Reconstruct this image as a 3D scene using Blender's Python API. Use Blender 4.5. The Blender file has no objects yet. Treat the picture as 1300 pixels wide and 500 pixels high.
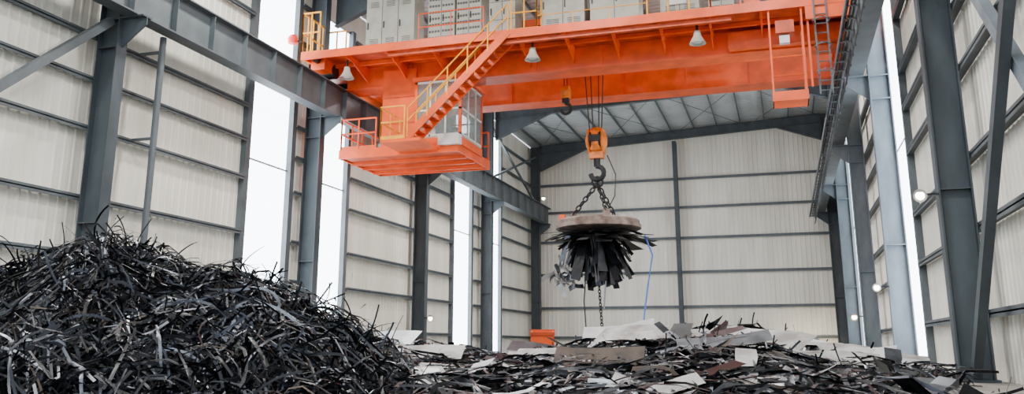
import bpy, math, random
from mathutils import Vector, Matrix
random.seed(7)
ZO=2.4   # camera/eye height; all z below are relative to eye level
R=random.random
def U(a,b): return a+(b-a)*random.random()

# ------------------------------------------------------------------ materials
def mat(name,col,rough=0.6,metal=0.0,nscale=3.0,namt=0.3,bump=0.0,bscale=20,stretch=(1,1,1),col2=None,emit=0,coat=0):
    m=bpy.data.materials.new(name); m.use_nodes=True
    nt=m.node_tree; n=nt.nodes; l=nt.links
    b=n['Principled BSDF']
    tc=n.new('ShaderNodeTexCoord'); mp=n.new('ShaderNodeMapping'); mp.inputs['Scale'].default_value=stretch
    l.new(tc.outputs['Object'],mp.inputs['Vector'])
    nz=n.new('ShaderNodeTexNoise'); nz.inputs['Scale'].default_value=nscale; nz.inputs['Detail'].default_value=6
    l.new(mp.outputs['Vector'],nz.inputs['Vector'])
    rp=n.new('ShaderNodeValToRGB')
    c2=col2 if col2 else tuple(c*(1-namt) for c in col)
    rp.color_ramp.elements[0].position=0.35; rp.color_ramp.elements[0].color=(*c2,1)
    rp.color_ramp.elements[1].position=0.62; rp.color_ramp.elements[1].color=(*col,1)
    l.new(nz.outputs['Fac'],rp.inputs['Fac']); l.new(rp.outputs['Color'],b.inputs['Base Color'])
    b.inputs['Roughness'].default_value=rough; b.inputs['Metallic'].default_value=metal
    if emit:
        b.inputs['Emission Color'].default_value=(*col,1); b.inputs['Emission Strength'].default_value=emit
    if bump:
        n2=n.new('ShaderNodeTexNoise'); n2.inputs['Scale'].default_value=bscale; n2.inputs['Detail'].default_value=5
        l.new(mp.outputs['Vector'],n2.inputs['Vector'])
        bp=n.new('ShaderNodeBump'); bp.inputs['Strength'].default_value=bump; bp.inputs['Distance'].default_value=0.05
        l.new(n2.outputs['Fac'],bp.inputs['Height']); l.new(bp.outputs['Normal'],b.inputs['Normal'])
    return m
M={}
M['panel']=mat('wall_panel_cream',(0.84,0.81,0.72),0.5,0,1.1,0.2,stretch=(1,1,0.16),col2=(0.70,0.675,0.59))
M['roof']=mat('roof_panel_grey',(0.42,0.45,0.46),0.5,0.1,0.6,0.2)
M['conc']=mat('concrete',(0.28,0.26,0.235),0.9,0,2,0.35,0.4,8)
M['floor']=mat('dirty_floor',(0.18,0.16,0.14),0.9,0,1.2,0.5,0.5,6)
M['steel']=mat('steel_grey_paint_and_backlit',(0.056,0.072,0.084),0.6,0.0,2.2,0.3,stretch=(1,1,0.4))
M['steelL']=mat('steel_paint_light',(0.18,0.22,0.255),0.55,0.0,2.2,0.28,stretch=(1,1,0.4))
M['girt']=mat('girt_paint',(0.10,0.118,0.13),0.6,0.0,1.5,0.25)
M['orange']=mat('crane_orange',(0.93,0.098,0.002),0.45,0,1.3,0.3)
M['orangeD']=mat('crane_orange_dirty',(0.66,0.068,0.004),0.5,0,2.5,0.4)
M['hookor']=mat('hook_block_orange',(0.92,0.22,0.01),0.45,0,4,0.45)
M['yellow']=mat('safety_yellow',(0.95,0.42,0.02),0.45,0,3,0.25)
M['cab']=mat('cabinet_beige',(0.42,0.41,0.35),0.5,0,2,0.2)
M['cabd']=mat('cabinet_seam',(0.08,0.08,0.075),0.6,0,3,0.2)
M['dark']=mat('dark_metal',(0.03,0.03,0.032),0.5,0.6,4,0.4)
M['cable']=mat('wire_rope',(0.05,0.045,0.04),0.6,0.5,8,0.3)
M['magnet']=mat('magnet_rust_steel',(0.24,0.18,0.15),0.6,0.4,3,0.5,0.2,12,col2=(0.10,0.065,0.05))
M['red']=mat('red_lamp',(0.8,0.03,0.02),0.4,0,3,0.1)
M['blue']=mat('blue_rope',(0.04,0.18,0.60),0.6,0,3,0.1)
M['white']=mat('white_enamel',(0.7,0.7,0.67),0.4,0,3,0.1)
M['win']=mat('translucent_daylight_panel',(0.86,0.94,1.0),0.5,0,0.5,0.05,emit=10)
M['bulb']=mat('lamp_bulb',(1.0,0.93,0.8),0.5,0,1,0.02,emit=14)
M['s0']=mat('scrap_black',(0.008,0.009,0.012),0.36,0.6,5,0.5)
M['s1']=mat('scrap_dark_steel',(0.030,0.033,0.042),0.30,0.85,5,0.5)
M['s2']=mat('scrap_mid_steel',(0.13,0.14,0.16),0.32,0.85,4,0.5)
M['s3']=mat('scrap_bright_steel',(0.58,0.59,0.60),0.45,0.4,3,0.3)
M['s4']=mat('scrap_rust',(0.065,0.045,0.034),0.75,0.2,5,0.5)
M['s5']=mat('scrap_sheet_grey',(0.42,0.41,0.40),0.65,0.1,2.5,0.45,col2=(0.19,0.175,0.165))
M['s6']=mat('scrap_sheet_dark',(0.040,0.041,0.045),0.55,0.3,2.5,0.45,col2=(0.012,0.012,0.013))
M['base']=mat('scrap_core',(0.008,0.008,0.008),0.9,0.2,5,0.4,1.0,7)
gl=bpy.data.materials.new('cab_glass'); gl.use_nodes=True
b=gl.node_tree.nodes['Principled BSDF']; b.inputs['Base Color'].default_value=(0.30,0.38,0.37,1); b.inputs['Roughness'].default_value=0.06
b.inputs['Alpha'].default_value=0.4
M['glass']=gl

# ------------------------------------------------------------------ mesh builder
class B:
    def __init__(s): s.v=[];s.f=[];s.m=[];s.mats=[]
    def mi(s,k):
        if k not in s.mats: s.mats.append(k)
        return s.mats.index(k)
    def add(s,vs,fs,k):
        o=len(s.v); s.v+= [tuple(x) for x in vs]; i=s.mi(k)
        for f in fs: s.f.append(tuple(o+j for j in f)); s.m.append(i)
    def box(s,x0,x1,y0,y1,z0,z1,k):
        s.add([(x0,y0,z0),(x1,y0,z0),(x1,y1,z0),(x0,y1,z0),(x0,y0,z1),(x1,y0,z1),(x1,y1,z1),(x0,y1,z1)],
              [(3,2,1,0),(4,5,6,7),(0,1,5,4),(1,2,6,5),(2,3,7,6),(3,0,4,7)],k)
    def frame(s,p,q,up):
        p=Vector(p);q=Vector(q);d=(q-p).normalized();u=Vector(up)
        if abs(d.dot(u))>0.99: u=Vector((0,1,0)) if abs(d.y)<0.9 else Vector((1,0,0))
        sd=d.cross(u).normalized(); u=sd.cross(d).normalized()
        return p,q,sd,u
    def beam(s,p,q,w,h,k,up=(0,0,1),ou=0,os=0):
        p,q,sd,u=s.frame(p,q,up); vs=[]
        for c in (p,q):
            c=c+u*ou+sd*os
            vs+=[c-sd*w/2-u*h/2,c+sd*w/2-u*h/2,c+sd*w/2+u*h/2,c-sd*w/2+u*h/2]
        s.add(vs,[(0,1,2,3),(7,6,5,4),(0,4,5,1),(1,5,6,2),(2,6,7,3),(3,7,4,0)],k)
    def ibeam(s,p,q,w,h,t,k,up=(0,0,1)):
        s.beam(p,q,w,t,k,up,ou=h/2-t/2); s.beam(p,q,w,t,k,up,ou=-h/2+t/2); s.beam(p,q,t,h-2*t,k,up)
    def tube(s,p,q,r,k,n=8,r2=None):
        r2=r if r2 is None else r2
        p,q,sd,u=s.frame(p,q,(0,0,1)); vs=[]
        for c,rr in ((p,r),(q,r2)):
            for i in range(n):
                a=2*math.pi*i/n; vs.append(c+sd*math.cos(a)*rr+u*math.sin(a)*rr)
        fs=[(i,(i+1)%n,n+(i+1)%n,n+i) for i in range(n)]+[tuple(range(n-1,-1,-1)),tuple(range(n,2*n))]
        s.add(vs,fs,k)
    def path(s,pts,r,k,n=6,closed=False):
        pts=[Vector(p) for p in pts]; vs=[]; N=len(pts); ref=Vector((0.13,0.21,0.97))
        for i,p in enumerate(pts):
            if closed: d=pts[(i+1)%N]-pts[i-1]
            else: d=pts[min(i+1,N-1)]-pts[max(i-1,0)]
            d.normalize(); a=d.cross(ref)
            if a.length<0.1: a=d.cross(Vector((0,1,0)))
            a.normalize(); bb=a.cross(d)
            for j in range(n):
                t=2*math.pi*j/n; vs.append(p+a*math.cos(t)*r+bb*math.sin(t)*r)
        fs=[]
        for i in range(N if closed else N-1):
            i2=(i+1)%N
            for j in range(n): fs.append((i*n+j,i*n+(j+1)%n,i2*n+(j+1)%n,i2*n+j))
        s.add(vs,fs,k)
    def lathe(s,c,prof,k,n=32):   # prof: (r,z)
        vs=[];c=Vector(c)
        for r,z in prof:
            for i in range(n):
                a=2*math.pi*i/n; vs.append(c+Vector((r*math.cos(a),r*math.sin(a),z)))
        fs=[]
        for j in range(len(prof)-1):
            for i in range(n): fs.append((j*n+i,j*n+(i+1)%n,(j+1)*n+(i+1)%n,(j+1)*n+i))
        s.add(vs,fs,k)
    def prism(s,poly,axis,a0,a1,k):  # poly in the two other axes
        vs=[]
        for a in (a0,a1):
            for p in poly:
                vs.append({'y':(p[0],a,p[1]),'x':(a,p[0],p[1])}[axis])
        n=len(poly)
        s.add(vs,[tuple(range(n)),tuple(range(2*n-1,n-1,-1))]+[(i,i+n,(i+1)%n+n,(i+1)%n) for i in range(n)],k)
    def rail(s,pts,k,h=1.05,r=0.028,step=1.1,mid=True,toe=True):
        for a,c in zip(pts[:-1],pts[1:]):
            a=Vector(a);c=Vector(c);L=(c-a).length;n=max(1,round(L/step))
            for hh in ([h,h*0.52] if mid else [h]): s.tube(a+Vector((0,0,hh)),c+Vector((0,0,hh)),r,k,6)
            if toe: s.beam(a+Vector((0,0,0.06)),c+Vector((0,0,0.06)),0.015,0.12,k)
            for i in range(n+1):
                p=a.lerp(c,i/n); s.tube(p,p+Vector((0,0,h)),r,k,6)
    def build(s,name,parent=None,smooth=False,bevel=0):
        me=bpy.data.meshes.new(name)
        me.from_pydata([(x,y,z+ZO) for x,y,z in s.v],[],s.f)
        for k in s.mats: me.materials.append(M[k])
        me.polygons.foreach_set('material_index',s.m)
        if smooth: me.polygons.foreach_set('use_smooth',[True]*len(me.polygons))
        me.update()
        o=bpy.data.objects.new(name,me); bpy.context.scene.collection.objects.link(o)
        xs=[v.co for v in me.vertices]
        c=Vector([(min(v[i] for v in xs)+max(v[i] for v in xs))/2 for i in range(3)])
        me.transform(Matrix.Translation(-c)); o.location=c
        if parent: o.parent=parent
        if bevel:
            md=o.modifiers.new('bevel','BEVEL'); md.width=bevel; md.segments=2; md.limit_method='ANGLE'
        return o
def empty(name):
    e=bpy.data.objects.new(name,None); bpy.context.scene.collection.objects.link(e); return e

# ------------------------------------------------------------------ hall shell
XL,XR,Y0,YB=-17.0,3.9,2.0,60.0
COLL=[7.3,17.5,28.0,38.3,48.1,58.7]
COLR=[8.9,18.6,28.6,38.8,48.6,58.7]
WINL=[(24.4,27.2),(29.1,31.5),(43.6,46.6),(49.6,52.0)]
WINR=[(27.0,30.6),(46.5,50.2)]
def roofz(x): return 14.15+(x-XL)/(XR-XL)*1.0
def corrug(b,axis,fix,u0,u1,z0,z1,sgn,ztop=None):
    per=0.3; prof=[(0,0),(0.18,0),(0.21,0.018),(0.27,0.018)]
    pts=[];u=u0
    while u<u1:
        for du,o in prof:
            if u+du<u1: pts.append((u+du,o))
        u+=per
    pts.append((u1,0)); vs=[]
    for u,o in pts:
        for z in (z0,(ztop(u) if ztop else z1)):
            vs.append((fix+sgn*o,u,z) if axis=='y' else (u,fix+sgn*o,z))
    n=len(pts)
    b.add(vs,[(2*i,2*i+2,2*i+3,2*i+1) for i in range(n-1)],'panel')
def sidewall(name,X,sgn,wins,top):
    b=B()
    e=[Y0]+[v for w in wins for v in w]+[YB]
    for i in range(0,len(e),2): corrug(b,'y',X,e[i],e[i+1],-0.65,top,sgn)
    for w in wins:
        corrug(b,'y',X,w[0],w[1],-0.65,-0.3,sgn); corrug(b,'y',X,w[0],w[1],13.0,top,sgn)
    if sgn<0: b.box(2.35,X+0.25,Y0,YB,-ZO,-0.65,'conc'); b.box(2.33,2.55,Y0,YB,-0.65,-0.6,'conc')
    else: b.box(X-0.25,X+0.9,Y0,YB,-ZO,-0.65,'conc')
    return b.build(name)
sidewall('wall_left',XL,1,WINL,roofz(XL)-0.05)
sidewall('wall_right',XR,-1,WINR,roofz(XR)-0.05)
b=B(); corrug(b,'x',YB,XL,XR,-0.65,0,-1,ztop=lambda u:roofz(u)-0.02)
b.box(XL+0.95,2.3,YB-0.3,YB+0.2,-ZO,-0.65,'conc'); b.build('wall_back')
b=B(); b.box(-30,12,-12,YB+2,-ZO-0.3,-ZO,'floor'); b.build('floor')
b=B()
vs=[];y=Y0
pts=[]
while y<YB:
    for du,o in [(0,0),(0.25,0),(0.28,0.04),(0.37,0.04)]: pts.append((min(y+du,YB),o))
    y+=0.4
for y,o in pts:
    for x in (XL,XR): vs.append((x,y,roofz(x)+o))
b.add(vs,[(2*i,2*i+1,2*i+3,2*i+2) for i in range(len(pts)-1)],'roof')
b.build('ceiling')
wi=1
for X,s,ws in ((XL,1,WINL),(XR,-1,WINR)):
    for w in ws:
        b=B(); b.box(X-0.03,X+0.0,w[0],w[1],-0.3,13.0,'win')
        for yy in (w[0],w[1]):
            b.box(min(X,X+s*0.2),max(X,X+s*0.2),yy-0.13,yy+0.13,-0.6,13.1,'girt')
        for zz in (-0.3,6.2,13.0): b.box(min(X,X+s*0.06),max(X,X+s*0.06),w[0],w[1],zz-0.025,zz+0.025,'steelL')
        b.build('window_%d'%wi); wi+=1

# girts
def segs(wins):
    e=[Y0]+[v for w in wins for v in w]+[YB-0.2]; return [(e[i]+(0.14 if i else 0),e[i+1]-0.14) for i in range(0,len(e),2)]
ZL=[0.6,2.25,3.65,5.45,6.75,7.9,9.6,11.2,12.7]
for nm,X,s,ws in (('wall_girts_left',XL,1,WINL),('wall_girts_right',XR,-1,WINR)):
    b=B()
    for z in ZL:
        for a,c in segs(ws):
            x0,x1=sorted((X+s*0.04,X+s*0.24))
            b.box(x0,x1,a,c,z-0.015,z+0.015,'girt'); b.box(*(sorted((X+s*0.22,X+s*0.24))),a,c,z-0.08,z+0.08,'girt')
    b.build(nm)
b=B()
for z in [0.6,2.6,4.9,7.2,9.3,11.3]:
    b.box(XL+0.3,XR-0.3,YB-0.24,YB-0.22,z-0.09,z+0.09,'girt'); b.box(XL+0.3,XR-0.3,YB-0.22,YB-0.04,z-0.015,z+0.015,'girt')
b.build('wall_girts_back')
b=B()
b.ibeam((-6.6,YB-0.5,-ZO),(-6.6,YB-0.5,roofz(-6.6)-0.75),0.28,0.45,0.03,'steel',up=(0,1,0))
b.build('steel_wall_post')

# columns
def column(X0,X1,Y,sgn,top,k):
    b=B(); xc=(X0+X1)/2; h=X1-X0
    b.ibeam((xc,Y,-0.65),(xc,Y,top),0.36,h,0.035,k,up=(1,0,0))
    b.box(X0-0.06,X1+0.06,Y-0.24,Y+0.24,-0.65,-0.6,k)
    xi=X1 if sgn>0 else X0; xo=xi+sgn*0.72
    poly=[(xi,8.36),(xo,8.36),(xo,8.15),(xi,7.6)]
    b.prism(poly,'y',Y-0.02,Y+0.02,k)
    x0,x1=sorted((xi,xo)); b.box(x0,x1,Y-0.17,Y+0.17,8.36,8.4,k)
    for z in (7.6,8.36,3.0): b.box(X0+0.04,X1-0.04,Y-0.17,Y+0.17,z-0.015,z+0.015,k)
    return b.build('steel_column')
for Y in COLL: column(-16.74,-16.1,Y,1,roofz(-16.4)-0.2,'steel')
for Y in COLR: column(3.02,3.64,Y,-1,roofz(3.3)-0.2,'steel' if Y<22 or Y>45 else 'steelL')  # backlit shade of the near columns put into their colour: darker steel
# runway beams
for xc,s in ((-15.75,1),(2.66,-1)):
    b=B(); b.ibeam((xc,3,9.0),(xc,59.6,9.0),0.46,1.2,0.04,'girt')
    b.beam((xc,3,9.65),(xc,59.6,9.65),0.09,0.12,'dark')
    y=4.0
    while y<59: 
        b.box(xc-0.2,xc+0.2,y-0.01,y+0.01,8.46,9.54,'girt'); y+=1.65
    b.build('crane_runway_beam')
b=B(); b.box(-16.08,-15.99,3,59.5,9.42,9.6,'girt')
b.build('runway_surge_plate')
# cable tray hung beside the right runway
b=B()
for x in (1.92,2.22): b.box(x-0.015,x+0.015,8,59,8.12,8.26,'girt')
y=8
while y<59:
    b.box(1.92,2.22,y,y+0.04,8.13,8.16,'girt'); b.box(2.23,2.26,y,y+0.05,7.7,8.95,'girt'); b.box(2.26,2.42,y,y+0.05,8.9,8.95,'girt'); y+=0.9
for x in (1.98,2.07,2.15): b.tube((x,8,8.2),(x,59,8.2),0.03,'dark',6)
b.box(2.2,2.23,8,59,7.7,7.75,'dark')
b.build('cable_tray')
# rafters
for Y in COLR:
    b=B(); p=(-16.1,Y,roofz(-16.1)-0.47); q=(3.02,Y,roofz(3.02)-0.47)
    b.ibeam(p,q,0.3,0.6,0.035,'steel')
    b.prism([(-16.1,12.2),(-16.1,13.6),(-12.4,13.75)],'y',Y-0.02,Y+0.02,'steel')
    b.beam((-16.1,Y,12.2),(-12.4,Y,13.7),0.28,0.04,'steel')
    b.prism([(3.02,13.2),(3.02,14.4),(0.2,14.25)],'y',Y-0.02,Y+0.02,'steel')
    b.beam((3.02,Y,13.2),(0.2,Y,14.22),0.28,0.04,'steel')
    b.build('roof_rafter')
b=B(); x=-16
while x<3.2:
    z=roofz(x); b.box(x-0.03,x+0.03,Y0,YB-0.2,z-0.17,z-0.01,'girt'); x+=1.55
b.build('roof_purlins')
b=B()
for a,c in ((38.8,48.6),(48.6,58.7)):
    for i in range(0,4,1):
        x0=-16+i*4.8; x1=x0+4.8
        b.tube((x0,a,roofz(x0)-0.4),(x1,c,roofz(x1)-0.4),0.02,'girt',6)
        b.tube((x1,a,roofz(x1)-0.4),(x0,c,roofz(x0)-0.4),0.02,'girt',6)
b.build('roof_bracing')
b=B()
b.beam((-16.35,17.3,8.3),(-16.35,7.4,-0.4),0.2,0.2,'girt')
for a,c in ((48.3,58.5),):
    b.beam((-16.35,a,9.8),(-16.35,c,13.2),0.12,0.12,'girt'); b.beam((-16.35,c,9.8),(-16.35,a,13.2),0.12,0.12,'girt')
b.build('diagonal_brace')
b=B()
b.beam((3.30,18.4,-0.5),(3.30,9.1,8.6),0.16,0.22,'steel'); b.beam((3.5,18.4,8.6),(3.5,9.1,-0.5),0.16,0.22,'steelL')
b.beam((3.35,18.8,9.9),(3.35,28.5,13.6),0.14,0.14,'steel')
b.build('diagonal_brace')
b=B(); b.tube((-16.0,18.9,-0.65),(-16.0,18.9,8.35),0.09,'girt',12)
for z in (2.25,5.45,7.9): b.box(-16.7,-15.95,18.85,18.95,z,z+0.06,'girt')
b.build('downpipe')

# ------------------------------------------------------------------ crane
CR=empty('overhead_crane'); CR.location=(-6.4,30,ZO+10)
def cb(b,name,bevel=0,smooth=False):
    o=b.build(name,smooth=smooth,bevel=bevel)
    o.location=o.location-Vector(CR.location); o.parent=CR; return o
def girder(nm,x0,x1,y0,y1,z0,z1):
    b=B(); b.box(x0,x1,y0+0.06,y1-0.06,z0+0.04,z1-0.04,'orange')
    b.box(x0,x1,y0,y1,z0,z0+0.04,'orange'); b.box(x0,x1,y0,y1,z1-0.04,z1,'orange')
    x=x0+0.3
    while x<x1: b.box(x-0.012,x+0.012,y0+0.015,y0+0.06,z0+0.04,z1-0.04,'orange'); x+=2.4
    b.box(x0,x1,(y0+y1)/2-0.04,(y0+y1)/2+0.04,z1,z1+0.1,'dark')
    return cb(b,nm)
girder('girder_front',-15.4,2.4,28.4,29.4,9.5,11.0)
girder('girder_back',-15.4,2.4,33.2,34.2,9.83,11.15)
for xc,nm in ((-15.75,'end_truck_left'),(2.66,'end_truck_right')):
    b=B(); b.box(xc-0.28,xc+0.28,26.8,35.2,9.86,10.55,'orange'); b.box(xc-0.34,xc+0.34,26.8,35.2,10.5,10.55,'orange')
    for y in (27.6,28.9,33.4,34.6): b.tube((xc-0.3,y,9.98),(xc+0.3,y,9.98),0.26,'dark',20)
    for y in (26.6,35.2): b.tube((xc,y,10.2),(xc,y+0.2,10.2),0.12,'dark',12)
    cb(b,nm)
b=B()
b.box(-16.2,3.0,26.4,28.4,10.28,10.33,'orangeD')
b.box(-16.2,3.0,26.34,26.4,10.12,10.42,'orange')
b.beam((-16.2,27.6,10.2),(3.0,27.6,10.2),0.1,0.14,'orange')
x=-16.1
while x<3:
    b.box(x-0.04,x+0.04,26.4,28.4,10.14,10.28,'orange')
    b.prism([(28.4,10.14),(27.0,10.14),(28.4,9.7)],'x',x-0.015,x+0.015,'orange'); x+=1.6
b.box(-12.8,-1.0,26.5,26.62,9.98,10.1,'orangeD')
cb(b,'walkway')
b=B()
b.rail([(-16.2,28.2,10.33),(-16.2,26.4,10.33),(-15.5,26.4,10.33)],'yellow',h=1.6,step=0.4,r=0.035)
b.rail([(-16.2,28.2,10.33),(-15.4,28.2,10.33)],'yellow',h=1.5,step=0.5,r=0.035)
b.rail([(-11.6,26.4,10.33),(-9.2,26.4,10.33)],'orange',r=0.02)
b.rail([(-8.2,26.4,10.33),(-7.3,26.4,10.33),(-7.3,28.0,10.33)],'yellow',step=0.5,h=1.3)
b.rail([(-7.3,26.4,10.33),(-3.6,26.4,10.33)],'yellow',h=0.5,r=0.015,mid=False,toe=False)
b.rail([(-3.6,26.4,10.33),(-1.6,26.4,10.33)],'yellow',step=0.6,h=1.2)
b.rail([(-1.6,26.4,10.33),(3.0,26.4,10.33),(3.0,28.2,10.33)],'orange',step=0.9)
b.rail([(-15.3,34.25,11.15),(2.4,34.25,11.15)],'yellow',step=1.5)
cb(b,'handrails')
b=B(); b.tube((-16.25,26.5,10.9),(-16.75,26.4,10.95),0.03,'dark'); b.lathe((-16.6,26.4,10.8),[(0.02,0),(0.17,0.02),(0.2,0.2),(0.12,0.34),(0.01,0.36)],'red',16)
cb(b,'signal_lamp')
def cabinet(i,x0,x1,z1=12.45,style=0,y0=27.0,y1=27.9):
    b=B(); z0=10.42
    b.box(x0,x1,y0,y1,z0,z1,'cab'); b.box(x0-0.03,x1+0.03,y0-0.03,y1+0.03,z1,z1+0.06,'cab')
    b.box(x0,x1,y0+0.03,y1,10.33,z0,'dark')
    n=max(2,round((x1-x0)/0.75)); w=(x1-x0)/n
    for j in range(n):
        a=x0+j*w; 
        if j: b.box(a-0.012,a+0.012,y0-0.004,y0,z0,z1,'cabd')
        b.box(a+0.06,a+0.09,y0-0.04,y0,z0+0.85,z0+1.1,'dark')
        if style==0:
            for zz in (z0+0.25,z1-0.4):
                for q in range(4): b.box(a+0.16,a+w-0.14,y0-0.008,y0,zz+q*0.06,zz+q*0.06+0.022,'cabd')
        elif style==1:
            for r in range(7):
                for c in range(4):
                    xx=a+w*(c+0.7)/4.6; zz=z0+0.25+r*0.24
                    b.box(xx-0.04,xx+0.04,y0-0.008,y0,zz-0.04,zz+0.04,'cabd')
        else:
            for zz in (z0+0.66,z0+1.33): b.box(a,a+w,y0-0.004,y0,zz-0.01,zz+0.01,'cabd')
            b.box(a+0.18,a+w-0.14,y0-0.012,y0,z1-0.5,z1-0.25,'dark')
    cb(b,'electrical_cabinet_%d'%i)
for i,(a,c,t,st) in enumerate([(-13.95,-12.05,12.5,0),(-11.5,-10.5,12.25,1),(-10.42,-9.5,12.2,1),(-9.2,-8.25,12.4,2),(-7.3,-5.8,12.5,0),(-5.6,-3.95,12.5,2),(-3.25,-2.0,12.4,0),(-1.7,-0.9,11.6,1)]):
    cabinet(i+1,a,c,t,st)
b=B()
for x in (-8.9,-8.6): b.tube((x,26.98,11.9),(x,26.93,11.9),0.12,'dark',16)
b.tube((-2.7,26.99,12.15),(-2.7,26.93,12.15),0.16,'white',20); b.box(-2.95,-2.4,26.95,27.0,10.9,11.5,'white')
for x in (-0.6,0.2,1.1): b.box(x,x+0.5,27.2,27.9,10.33,10.33+U(0.5,1.0),'orange')
cb(b,'junction_boxes')
b=B()
b.box(-13.85,-12.5,28.35,29.3,7.05,10.1,'orange')
for z in (8.0,9.0): b.box(-13.88,-12.47,28.32,28.36,z,z+0.03,'orangeD')
cb(b,'suspension_leg',bevel=0.015)
b=B()
b.prism([(-15.3,7.0),(-15.3,6.78),(-10.7,6.78),(-10.7,7.0)],'y',28.0,31.4,'orangeD')
b.box(-15.35,-10.65,27.94,28.0,6.72,7.06,'orange'); b.box(-15.35,-15.3,28,31.4,6.72,7.06,'orange'); b.box(-10.7,-10.65,28,31.4,6.72,7.06,'orange'); b.box(-15.35,-10.65,31.4,31.46,6.72,7.06,'orange')
for y in (28.9,29.8,30.7): b.box(-15.3,-10.7,y,y+0.08,6.66,6.78,'orange')
b.box(-12.9,-11.4,26.3,27.94,6.8,6.9,'orange')
b.rail([(-13.9,28.0,7.06),(-15.3,28.0,7.06),(-15.3,31.4,7.06),(-10.7,31.4,7.06)],'orange',h=1.15,step=0.8,r=0.035)
b.rail([(-12.9,27.9,6.9),(-12.9,26.3,6.9),(-12.0,26.3,6.9)],'yellow',h=1.15,step=0.7,r=0.03)
cb(b,'cab_platform')
# operator cab
b=B(); x0,x1,y0,y1,z0,z1=-12.4,-10.6,28.05,30.4,7.0,9.45
b.box(x0,x1,y0,y1,z0,z0+0.3,'orange'); b.box(x0-0.08,x1+0.08,y0-0.08,y1+0.08,z1,z1+0.14,'orange')
b.box(x0,x1,y0,y1,z0+0.3,z0+0.36,'cab')
for x in (x0,x1-0.1):
    for y in (y0,y1-0.1): b.box(x,x+0.1,y,y+0.1,z0+0.3,z1,'orange')
for zz in (z0+0.36,z1-0.1,z0+1.3):
    b.box(x0,x1,y0,y0+0.06,zz,zz+0.07,'white'); b.box(x1-0.06,x1,y0,y1,zz,zz+0.07,'white'); b.box(x0,x1,y1-0.05,y1,zz,zz+0.05,'cabd')
for xx in (x0+0.6,x0+1.2): b.box(xx-0.03,xx+0.03,y0,y0+0.06,z0+0.36,z1,'white')
for yy in (y0+0.8,y0+1.6): b.box(x1-0.06,x1,yy-0.03,yy+0.03,z0+0.36,z1,'white')
b.box(x0+0.03,x1-0.03,y0+0.02,y0+0.03,z0+0.4,z1,'glass'); b.box(x1-0.03,x1-0.02,y0+0.05,y1-0.05,z0+0.4,z1,'glass')
b.box(x0+0.03,x1-0.03,y1-0.03,y1-0.02,z0+0.4,z1,'glass')
b.box(x0+0.5,x0+0.95,y0+0.8,y0+1.3,z0+0.35,z0+1.3,'dark'); b.box(x0+0.3,x0+1.1,y0+1.6,y0+1.9,z0+0.35,z0+1.05,'cab')
b.box(x1-0.75,x1+0.05,y0-0.3,y0-0.02,z0-0.05,z0+0.32,'white')
cb(b,'operator_cab')
# stair
b=B(); p=Vector((-11.9,26.7,6.95)); q=Vector((-8.3,26.7,10.35))
for dy in (-0.36,0.36): b.beam(p+Vector((0,dy,0)),q+Vector((0,dy,0)),0.05,0.26,'orange')
for i in range(1,15):
    c=p.lerp(q,i/15); b.box(c.x-0.14,c.x+0.14,26.36,27.04,c.z-0.02,c.z+0.02,'orangeD')
for dy in (-0.38,0.38):
    for hh in (1.0,0.55): b.tube(p+Vector((0,dy,hh)),q+Vector((0,dy,hh)),0.026,'yellow',6)
    for i in range(6):
        c=p.lerp(q,i/5)+Vector((0,dy,0)); b.tube(c,c+Vector((0,0,1.0)),0.026,'yellow',6)
cb(b,'access_stair')
# right hanging maintenance cage and ladder
b=B()
for x in (0.12,1.08):
    for y in (26.45,27.2): b.beam((x,y,7.3),(x,y,10.2),0.055,0.055,'orange')
b.box(0.08,1.12,26.4,27.25,7.2,7.24,'orange'); b.box(0.08,1.12,26.38,26.42,7.2,7.5,'orange'); b.box(0.08,0.11,26.4,27.25,7.2,7.5,'orange'); b.box(1.09,1.12,26.4,27.25,7.2,7.5,'orange')
for z in (8.0,8.6): 
    b.tube((0.1,26.45,z),(1.1,26.45,z),0.022,'orange',6); b.tube((0.1,26.45,z),(0.1,27.2,z),0.022,'orange',6); b.tube((1.1,26.45,z),(1.1,27.2,z),0.022,'orange',6)
b.box(0.3,0.85,26.5,26.9,9.4,9.8,'orangeD'); b.box(0.4,0.7,26.6,26.8,9.1,9.35,'white')
cb(b,'maintenance_cage')
b=B()
for x in (1.45,1.8): b.beam((x,26.3,7.3),(x,26.3,12.4),0.05,0.05,'girt')
z=7.4
while z<12.4: b.tube((1.45,26.3,z),(1.8,26.3,z),0.018,'girt',6); z+=0.3
for z in (7.9,8.7,9.5,10.9,11.7):   # ladder hoops
    b.path([(1.45,26.3,z),(1.38,25.95,z),(1.62,25.7,z),(1.87,25.95,z),(1.8,26.3,z)],0.018,'girt',5)
b.box(1.2,2.5,26.35,26.5,9.7,10.5,'orange'); b.box(1.3,2.35,26.6,28.3,10.33,11.4,'orangeD')
for x in (1.3,2.3): b.beam((x,26.5,10.4),(x,26.5,12.4),0.08,0.08,'orange')
b.tube((1.3,26.5,11.9),(2.3,26.5,11.9),0.04,'orange',6)
b.beam((1.25,26.5,9.7),(1.25,26.5,7.6),0.06,0.06,'orange')
b.box(-1.2,2.4,28.0,28.36,9.55,10.1,'orange')
cb(b,'end_ladder')
b=B(); b.box(-8.6,-4.6,28.6,34.0,11.35,11.6,'orange')
for y in (28.9,33.7):
    for x in (-8.0,-5.2): b.tube((x,y-0.12,11.42),(x,y+0.12,11.42),0.2,'dark',16)
b.tube((-7.9,30.6,12.0),(-5.0,30.6,12.0),0.42,'dark',20); b.tube((-7.9,32.3,11.9),(-6.2,32.3,11.9),0.3,'dark',20)
b.box(-5.8,-4.8,31.6,33,11.6,12.3,'cab')
cb(b,'trolley')
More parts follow.
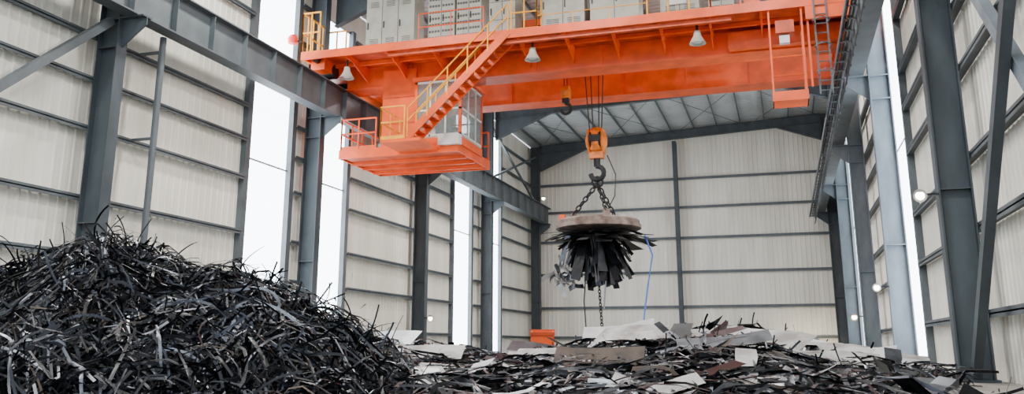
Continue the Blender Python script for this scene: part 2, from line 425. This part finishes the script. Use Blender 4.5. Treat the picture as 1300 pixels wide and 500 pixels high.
for i,x in enumerate((-14.6,-7.6,-2.1)):
    b=B(); b.tube((x,26.9,10.14),(x,26.9,9.85),0.04,'dark'); b.lathe((x,26.9,9.45),[(0.27,0.0),(0.25,0.03),(0.13,0.25),(0.1,0.42),(0.01,0.44)],'cab',20)
    b.lathe((x,26.9,9.5),[(0.0,0.0),(0.14,0.0),(0.1,0.1),(0,0.12)],'white',16)
    cb(b,'crane_lamp_%d'%(i+1))
HX,HY=-6.4,31.5
b=B()
for dx,dy in ((-0.42,0.1),(-0.16,-0.1),(0.12,0.1),(0.34,-0.1)):
    b.tube((HX+dx*1.15,HY+dy,11.4),(HX+dx*0.62,HY+dy,7.7),0.022,'cable',6)
for dx in (-0.06,0.06): b.tube((-7.45+dx,31.0,11.4),(-7.45+dx,31.0,9.55),0.02,'cable',6)
cb(b,'hoist_ropes')
def hookpts(c,s):
    out=[(0,0,0.55*s),(0,0,0.25*s)]
    for i in range(13):
        a=math.radians(90-i*22); out.append((math.cos(a)*0.22*s,0,-0.0*s+math.sin(a)*0.22*s))
    return [Vector(c)+Vector(o) for o in out]
b=B()
b.tube((HX-0.3,HY,7.75),(HX+0.3,HY,7.75),0.1,'dark',12)
for dx in (-0.17,0.17):
    b.tube((HX+dx-0.035,HY,7.6),(HX+dx+0.035,HY,7.6),0.4,'dark',24)
for dx in (-0.27,0.27): 
    b.prism([(HY-0.3,8.0),(HY+0.3,8.0),(HY+0.42,7.6),(HY+0.2,7.1),(HY-0.2,7.1),(HY-0.42,7.6)],'x',HX+dx-0.03,HX+dx+0.03,'hookor')
vs=[];n=16
for hw,zz in [(0.14,7.12),(0.30,7.2),(0.41,7.42),(0.43,7.65),(0.36,7.9),(0.2,8.08),(0.08,8.12)]:
    for i in range(n):
        a=2*math.pi*i/n; vs.append((HX+hw*math.cos(a),HY+hw*0.9*math.sin(a),zz))
b.add(vs,[(j*n+i,j*n+(i+1)%n,(j+1)*n+(i+1)%n,(j+1)*n+i) for j in range(6) for i in range(n)]+[tuple(range(n-1,-1,-1)),tuple(range(6*n,7*n))],'hookor')
b.box(HX-0.22,HX+0.22,HY-0.43,HY-0.36,7.5,7.75,'dark')
b.box(HX-0.26,HX+0.26,HY-0.16,HY+0.16,6.9,7.15,'hookor'); b.tube((HX,HY,7.0),(HX,HY,6.6),0.13,'dark',12)
cb(b,'hook_block')
b=B(); b.path(hookpts((HX,HY,6.35),1.15),0.1,'dark',10); cb(b,'main_hook',smooth=True)
b=B(); b.tube((-7.6,31,9.45),(-7.3,31,9.45),0.26,'hookor',20); b.box(-7.58,-7.32,30.9,31.1,9.05,9.45,'dark'); b.path(hookpts((-7.45,31,8.8),0.9),0.06,'dark',8); cb(b,'auxiliary_hook')

# ------------------------------------------------------------------ magnet
MG=empty('lifting_magnet'); MG.location=(HX,HY,ZO+4.4)
def mb(b,name,smooth=False,bevel=0):
    o=b.build(name,smooth=smooth,bevel=bevel); o.location=o.location-Vector(MG.location); o.parent=MG
b=B()
b.lathe((HX,HY,4.2),[(0,0),(1.5,0),(1.58,0.03),(1.58,0.16),(1.52,0.18),(1.52,0.3),(1.45,0.36),(0.9,0.38),(0.85,0.46),(0.4,0.48),(0,0.48)],'magnet',48)
mb(b,'magnet_disc')
b=B(); b.box(HX-1.35,HX-1.15,HY-0.6,HY-0.45,4.56,4.75,'orange'); 
for i in range(3):
    a=math.radians(-60+120*i); c=Vector((HX+0.95*math.cos(a),HY+0.95*math.sin(a),4.58)); b.box(c.x-0.12,c.x+0.12,c.y-0.05,c.y+0.05,4.5,4.85,'magnet')
mb(b,'lugs')
b=B()
def chain(b,p,q,k='dark',L=0.26,r=0.032):
    p=Vector(p);q=Vector(q);d=(q-p); n=max(2,int(d.length/(L*0.72))); d.normalize()
    s=d.cross(Vector((0.3,0.9,0.1))).normalized(); t=s.cross(d)
    for i in range(n):
        c=p.lerp(q,(i+0.5)/n); w=s if i%2 else t; pts=[]
        for j in range(12):
            a=2*math.pi*j/12; pts.append(c+d*math.cos(a)*L*0.5+w*math.sin(a)*L*0.3)
        b.path(pts,r,k,6,closed=True)
for i in range(3):
    a=math.radians(-60+120*i); chain(b,(HX,HY,5.95),(HX+0.95*math.cos(a),HY+0.95*math.sin(a),4.8))
b.path([(HX+0.2*math.cos(t),HY,6.0+0.2*math.sin(t)) for t in [2*math.pi*i/16 for i in range(16)]],0.045,'dark',8,closed=True)
mb(b,'lifting_chains')
b=B(); b.path([(HX+0.45,HY-0.3,6.95),(HX+0.75,HY-0.3,6.2),(HX+0.7,HY-0.3,5.4),(HX+0.3,HY-0.3,4.7)],0.022,'cable',6); mb(b,'power_cable')
b=B()
def plate(b,c,d,n,L,w,bend,k,seg=4,t=0.0,jag=0.0):
    d=Vector(d).normalized(); n=Vector(n); s=d.cross(n)
    if s.length<0.05: n=Vector((0.3,0.7,0.2)); s=d.cross(n)
    s.normalize(); n=s.cross(d).normalized(); p=Vector(c); vs=[]
    for i in range(seg+1):
        wa=w/2*(1+U(-jag,jag)); wb=w/2*(1+U(-jag,jag))
        vs+=[p-s*wa,p+s*wb]; p=p+d*L/seg; d=(d+n*bend/seg).normalized(); n=s.cross(d).normalized()
    b.add(vs,[(2*i,2*i+1,2*i+3,2*i+2) for i in range(seg)],k)
for i in range(110):
    a=U(0,6.283); r=U(0.1,1.0); p=(HX-0.1+r*math.cos(a),HY+r*math.sin(a),U(3.92,4.18)); a2=a+U(-0.6,0.6)
    plate(b,p,(math.cos(a2),math.sin(a2),U(-0.28,0.0)),(0,0,1),U(0.7,1.6),U(0.15,0.55),U(-0.35,0.05),random.choice(['s0','s0','s6','s1','s6','s4']),jag=0.25)
for i in range(85):   # broad hanging blades
    a=U(0,6.283); r=U(0,0.75); p=(HX-0.15+r*math.cos(a),HY+r*math.sin(a),U(3.9,4.1))
    o=U(0.05,0.55); plate(b,p,(math.cos(a)*o+U(-.15,.15)+0.18,math.sin(a)*o+U(-.2,.2),-1),(math.cos(a+U(-1.5,1.5)),math.sin(a),0.3),U(1.1,2.0),U(0.2,0.42),U(-0.3,0.3),random.choice(['s0','s0','s1','s1','s6','s6','s0']),jag=0.12)
for i in range(50):
    a=U(0,6.283); r=U(0,0.95); p=(HX-0.1+r*math.cos(a),HY+r*math.sin(a),U(3.7,4.1))
    o=U(0.2,1.3); plate(b,p,(math.cos(a)*o+U(-.3,.3),math.sin(a)*o,-1),(math.cos(a+U(-1.5,1.5)),math.sin(a),0.3),U(0.4,1.2),U(0.06,0.2),U(-0.6,0.6),random.choice(['s0','s1','s6','s0','s1','s2']),jag=0.2)
for i in range(34):
    p=Vector((HX-1.25+U(-.35,.35),HY-0.4+U(-.2,.2),U(2.0,3.0))); plate(b,p,(U(-1,1),U(-1,1),U(-1,1)),(U(-1,1),U(-1,1),U(-1,1)),U(0.3,0.6),U(0.1,0.22),U(-1.8,1.8),random.choice(['s2','s5','s3','s5','s2']),jag=0.4)
plate(b,(HX-1.1,HY-0.3,4.0),(-0.25,0,-1),(0,1,0),1.2,0.2,0.1,'s2')
mb(b,'clinging_scrap_sheets')
b=B()
b.path([(HX+1.7,HY,3.95),(HX+1.97,HY-0.1,3.2),(HX+1.8,HY-0.2,2.2),(HX+1.65,HY-0.3,1.2),(HX+1.55,HY-0.4,0.0)],0.03,'blue',6); mb(b,'blue_rope')
b=B(); chain(b,(HX-0.05,HY,2.6),(HX+0.1,HY-0.1,0.0),L=0.16,r=0.018)
b.path([(HX-0.5,HY,2.8),(HX-0.6,HY,1.6),(HX-0.5,HY,0.0)],0.025,'cable',6)
plate(b,(HX+0.25,HY,2.5),(-0.12,0,-1),(0,1,0),1.2,0.06,0.3,'s3'); mb(b,'dangling_chain')

# ------------------------------------------------------------------ scrap piles
def interp(t,x):
    if x<=t[0][0]: return t[0][1]
    for (a,u),(c,v) in zip(t[:-1],t[1:]):
        if x<=c: return u+(v-u)*(x-a)/(c-a)
    return t[-1][1]
def nz(x,y,s=1.0):
    return (math.sin(x*1.7*s+y*0.9*s)+math.sin(x*0.8*s-y*2.1*s+1.3)+0.6*math.sin(x*3.9*s+2)+0.6*math.sin(y*4.3*s+x*1.1*s))/3.2
TL=[(-15.5,-2.0),(-14,-0.8),(-12.5,0.2),(-11,0.62),(-10.2,0.86),(-9.6,1.06),(-8.9,1.04),(-8.4,0.74),(-7.5,0.58),(-6.8,0.46),(-6.2,0.25),(-5.7,0.0),(-5.1,-0.38),(-4.7,-0.70),(-3.6,-1.4),(-2.4,-2.5)]
def hL(x,y):
    h=interp(TL,x*10.0/max(y,7.5) if y<10 else x)
    h-= 0.42*max(0,10-y)+0.45*max(0,y-10.6)
    return max(-2.45,h+0.15*nz(x,y,1.9)+0.06*nz(x+3,y-5,4.3))
TM=[(-15,0.05),(-11,0.05),(-9.5,0.05),(-7.9,-0.12),(-6.7,-0.28),(-6,-0.5),(-5.0,-0.5),(-4.4,-0.28),(-3.9,-0.14),(-2.6,-0.08),(-1.9,0.03),(-1.4,0.12),(-0.6,0.06),(0,-0.15),(0.9,-0.36),(1.8,-0.5),(2.4,-0.58),(3,-0.62)]
def hM(x,y):
    h=interp(TM,x)
    if y<18: h=h*max(0.15,(y-9)/9)-(18-y)*0.080
    else: h-=(y-18)*0.13
    if y<9: h-=(9-y)*0.55
    if x>1.2 and y<15.5: h-=(x-1.2)*0.5*min(1,(15.5-y)/3)
    h+=(0.12 if x<2 else 0.03)*nz(x,y,1.3)
    if x>2.3: h=max(h,-0.64)
    return max(-2.45,h)
def field(b,hf,x0,x1,y0,y1,st):
    nx=int((x1-x0)/st)+1; ny=int((y1-y0)/st)+1; vs=[]
    for j in range(ny):
        for i in range(nx):
            x=x0+i*st;y=y0+j*st; vs.append((x,y,hf(x,y)-0.05+U(-0.04,0.03)))
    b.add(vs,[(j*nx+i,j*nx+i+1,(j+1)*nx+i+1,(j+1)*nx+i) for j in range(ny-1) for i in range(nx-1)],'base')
def normal(hf,x,y):
    e=0.15; return Vector((-(hf(x+e,y)-hf(x-e,y))/(2*e),-(hf(x,y+e)-hf(x,y-e))/(2*e),1)).normalized()
def ribbon(b,hf,x,y,L,w,curl,k,lift,seg=9,free=False,xmax=2.92,hi=0.45,flat=0.35):
    n=normal(hf,x,y); a=U(0,6.283)
    d=Vector((math.cos(a),math.sin(a),0)); d=(d-n*d.dot(n)).normalized()
    d=(d+n*U(-0.15,flat if not free else 1.6)).normalized()
    s=d.cross(n).normalized(); n=s.cross(d)
    k1=U(-1,1)*curl; k2=U(-1,1)*curl; tw=U(-1,1)*0.2
    p=Vector((x,y,hf(x,y)+lift)); p=p-d*L*0.5*(0 if free else 1); vs=[]
    for i in range(seg+1):
        q=p.copy(); g=hf(q.x,q.y)
        q.z=max(q.z,g-0.08); q.x=min(q.x,xmax)
        if not free: q.z=min(q.z,g+hi)
        vs+=[q-s*w/2,q+s*w/2]
        st=L/seg; p=p+d*st
        d=(d+(n*k1+s*k2)*st).normalized(); s=(s-d*s.dot(d)).normalized(); n=s.cross(d)
        s=(s+n*tw).normalized(); n=s.cross(d)
        # rest on the heap: bend to follow the surface when diving into it or flying off
        if not free:
            g2=hf(p.x,p.y)
            if p.z<g2-0.05: d=(d+Vector((0,0,0.35))).normalized()
            elif p.z>g2+0.28: d=(d-Vector((0,0,0.3))).normalized()
    for v in vs: v.x=min(v.x,xmax+0.02)
    b.add(vs,[(2*i,2*i+1,2*i+3,2*i+2) for i in range(seg)],k)
def pick(w):
    r=R()*sum(x[1] for x in w)
    for k,v in w:
        r-=v
        if r<=0: return k
    return w[0][0]
b=B(); field(b,hL,-15.8,-2.2,4.5,15.5,0.25)
WN=[('s0',44),('s1',42),('s2',13),('s3',0.5),('s4',1)]
for i in range(10500):
    x=U(-13.5,-3.4); y=U(5.0,12.0)
    if hL(x,y)<-1.4: continue
    ribbon(b,hL,x,y,U(0.8,2.6),U(0.014,0.038),U(0.3,2.0),pick(WN),U(-0.03,0.28),seg=13,hi=0.55)
for i in range(1100):
    x=U(-12.5,-4.4); y=U(7.0,10.8)
    ribbon(b,hL,x,y,U(0.3,1.05),U(0.014,0.03),U(0.8,3.5),pick(WN),0.02,free=True,seg=12)
for i in range(150):
    x=U(-9.9,-8.2); y=U(9.3,10.6)
    ribbon(b,hL,x,y,U(0.3,0.9),U(0.014,0.03),U(1,3.5),pick(WN),0.02,free=True,seg=12)
b.build('scrap_metal_pile')
b=B(); field(b,hM,-12.0,2.3,6.5,30,0.3)
WM=[('s0',40),('s1',40),('s2',14),('s3',2),('s4',5)]
def okM(x,y): return x<2.2 or y>16.8
for i in range(7200):
    x=U(-11,2.8); y=U(9,22)
    if not okM(x,y): continue
    ribbon(b,hM,x,y,U(0.6,2.1),U(0.02,0.06),U(0.1,1.2),pick(WM),U(-0.03,0.2),seg=8,hi=0.3,flat=0.25)
for i in range(850):
    x=U(-2.8,0.6) if R()<0.6 else U(-10,2.5); y=U(13,20)
    if not okM(x,y): continue
    ribbon(b,hM,x,y,U(0.2,0.65),U(0.015,0.04),U(0.5,2.5),pick(WM),0.0,free=True,seg=7)
WP=[('s0',20),('s6',34),('s1',12),('s2',14),('s3',4),('s4',10),('s5',15)]
for i in range(1400):
    x=U(-10.5,2.6); y=U(9,22)
    if not okM(x,y): continue
    n=normal(hM,x,y); a=U(0,6.28)
    n=(n+Vector((U(-.3,.3),U(-.35,.25),0))).normalized(); d=Vector((math.cos(a),math.sin(a),0)); d=(d-n*d.dot(n)).normalized()
    L=U(0.25,1.0); plate(b,(x-0.5*(x>2),y,hM(x,y)+U(0.02,0.2)),d,n,L*(0.6 if x>2 else 1),U(0.08,0.36),U(-0.5,0.5),pick(WP),jag=0.2)
# larger pale sheets lying on top
for (x,y,L,w,a,k) in [(-9.2,17.2,1.3,0.8,0.3,'s5'),(-8.6,16.6,1.0,0.6,1.2,'s3'),(-8.0,17.5,1.2,0.6,-0.3,'s3'),(-8.7,15.4,1.0,0.6,0.5,'s3'),(-8.2,15.8,1.1,0.5,0.1,'s5'),(-7.2,14.2,1.2,0.5,0.3,'s5'),(-6.4,13.2,1.0,0.45,-0.2,'s3'),(-5.6,14.4,1.2,0.5,0.1,'s5'),(-6.7,16.2,1.3,0.5,0.1,'s5'),(-3.3,18.0,1.5,0.9,0.1,'s3'),(-2.8,17.0,1.4,0.6,-0.4,'s5'),(-4.2,15.9,1.5,0.5,0.05,'s5'),(-0.7,17.0,1.6,0.9,-0.5,'s3'),(-0.1,16.4,1.4,0.7,-0.7,'s5'),(0.3,17.2,1.3,0.7,-0.3,'s3'),(0.8,16.2,1.2,0.6,-0.5,'s5'),(1.2,16.8,1.2,0.6,-0.2,'s3'),(0.9,18.0,1.3,0.8,0.1,'s5'),(1.9,17.3,1.1,0.6,0.1,'s3'),(2.0,18.2,1.1,0.6,0.0,'s5'),(-1.8,15.2,1.3,0.4,0.4,'s5'),(-3.9,15.0,1.6,0.5,0.1,'s2'),(-5.3,12.3,1.2,0.35,0.0,'s5'),(-0.9,13.6,1.4,0.4,0.2,'s2'),(0.8,14.6,1.3,0.4,0.2,'s5'),(-2.6,12.6,1.3,0.4,0.1,'s4'),(-3.5,13.4,1.2,0.4,-0.1,'s5')]:
    n=Vector((U(-.12,.12),-0.5+U(-.2,.2),1)); d=Vector((math.cos(a),math.sin(a),U(-.1,.1)))
    plate(b,(x-L/2,y,hM(x,y)+0.3),d,n,L,w,U(-0.3,0.3),k,jag=0.12)
b.build('scrap_metal_pile')
b=B()
c=Vector((-5.15,18.9,0.24)); rot=Matrix.Rotation(0.25,3,'Z')@Matrix.Rotation(0.12,3,'X')
def rb(x0,x1,y0,y1,z0,z1,k):
    t=B(); t.box(x0,x1,y0,y1,z0,z1,k); b.add([c+rot@Vector(v) for v in t.v],t.f,k)
rb(-0.24,0.24,-0.24,0.24,-0.85,-0.81,'orange')
for s in (-1,1):
    rb(-0.24,0.24,s*0.24-0.015,s*0.24+0.015,-0.85,0.08,'orange'); rb(s*0.24-0.015,s*0.24+0.015,-0.24,0.24,-0.85,0.08,'orange')
rb(-0.27,0.27,-0.28,-0.23,0.03,0.1,'orangeD'); rb(-0.27,0.27,0.23,0.28,0.03,0.1,'orangeD')
b.build('orange_scrap_bin')

# ------------------------------------------------------------------ lamps
def wall_lamp(x,y,z,dx,s=1):
    b=B(); b.box(min(x,x+dx*0.3),max(x,x+dx*0.3),y-0.02,y+0.02,z-0.02,z+0.02,'dark')
    c=x+dx*0.35; b.tube((c,y+0.14,z),(c,y-0.06,z-0.03),0.07*s,'cab',16,r2=0.13*s); b.tube((c,y-0.06,z-0.03),(c,y-0.07,z-0.03),0.085*s,'bulb',16)
    b.build('wall_floodlight')
wall_lamp(3.02,18.4,2.9,-1); wall_lamp(3.02,28.4,1.75,-1); wall_lamp(3.02,38.6,1.2,-1,1.2); wall_lamp(-16.1,38.1,1.3,1,1.3); wall_lamp(-16.1,58.4,10.2,1,1.4)
def light(nm,typ,loc,en,rot=(0,0,0),size=1,col=(1,1,1),**k):
    l=bpy.data.lights.new(nm,typ); l.energy=en; l.color=col
    if typ=='AREA': l.shape='DISK'; l.size=size
    for a,v in k.items(): setattr(l,a,v)
    o=bpy.data.objects.new(nm,l); o.location=(loc[0],loc[1],loc[2]+ZO); o.rotation_euler=rot
    bpy.context.scene.collection.objects.link(o); return o
for i,(x,y) in enumerate([(-13,8),(-6.5,8),(0,8),(-13,20),(-6.5,20),(0,20),(-12,37.5),(-6.5,37.5),(-1,37.5)]):  # added fill lights under the roof, with invented fixtures, to brighten the hall
    z=roofz(x)-1.0
    b=B(); b.tube((x,y,roofz(x)-0.2),(x,y,z+0.4),0.03,'dark'); b.lathe((x,y,z),[(0.42,0),(0.4,0.04),(0.18,0.35),(0.02,0.42)],'white',24); b.build('added_fill_fixture')
    light('added_fill_light','AREA',(x,y,z-0.02),1050,size=0.75,col=(1,0.97,0.92))
light('floor_spot','SPOT',(1.6,56,-0.2),600,rot=(math.radians(88),0,math.radians(3)),col=(1,0.85,0.6),spot_size=1.6,spot_blend=0.9)

w=bpy.data.worlds.new('World'); bpy.context.scene.world=w; w.use_nodes=True
bg=w.node_tree.nodes['Background']; bg.inputs['Color'].default_value=(0.85,0.92,1.0,1); bg.inputs['Strength'].default_value=3.3

cam=bpy.data.cameras.new('camera'); cam.sensor_width=36; cam.lens=36*1100/1300; cam.shift_y=-70/1300; cam.clip_end=300
co=bpy.data.objects.new('camera',cam); co.location=(0,0,ZO); co.rotation_euler=(math.radians(90+13.29),0,math.radians(17.21))
bpy.context.scene.collection.objects.link(co); bpy.context.scene.camera=co
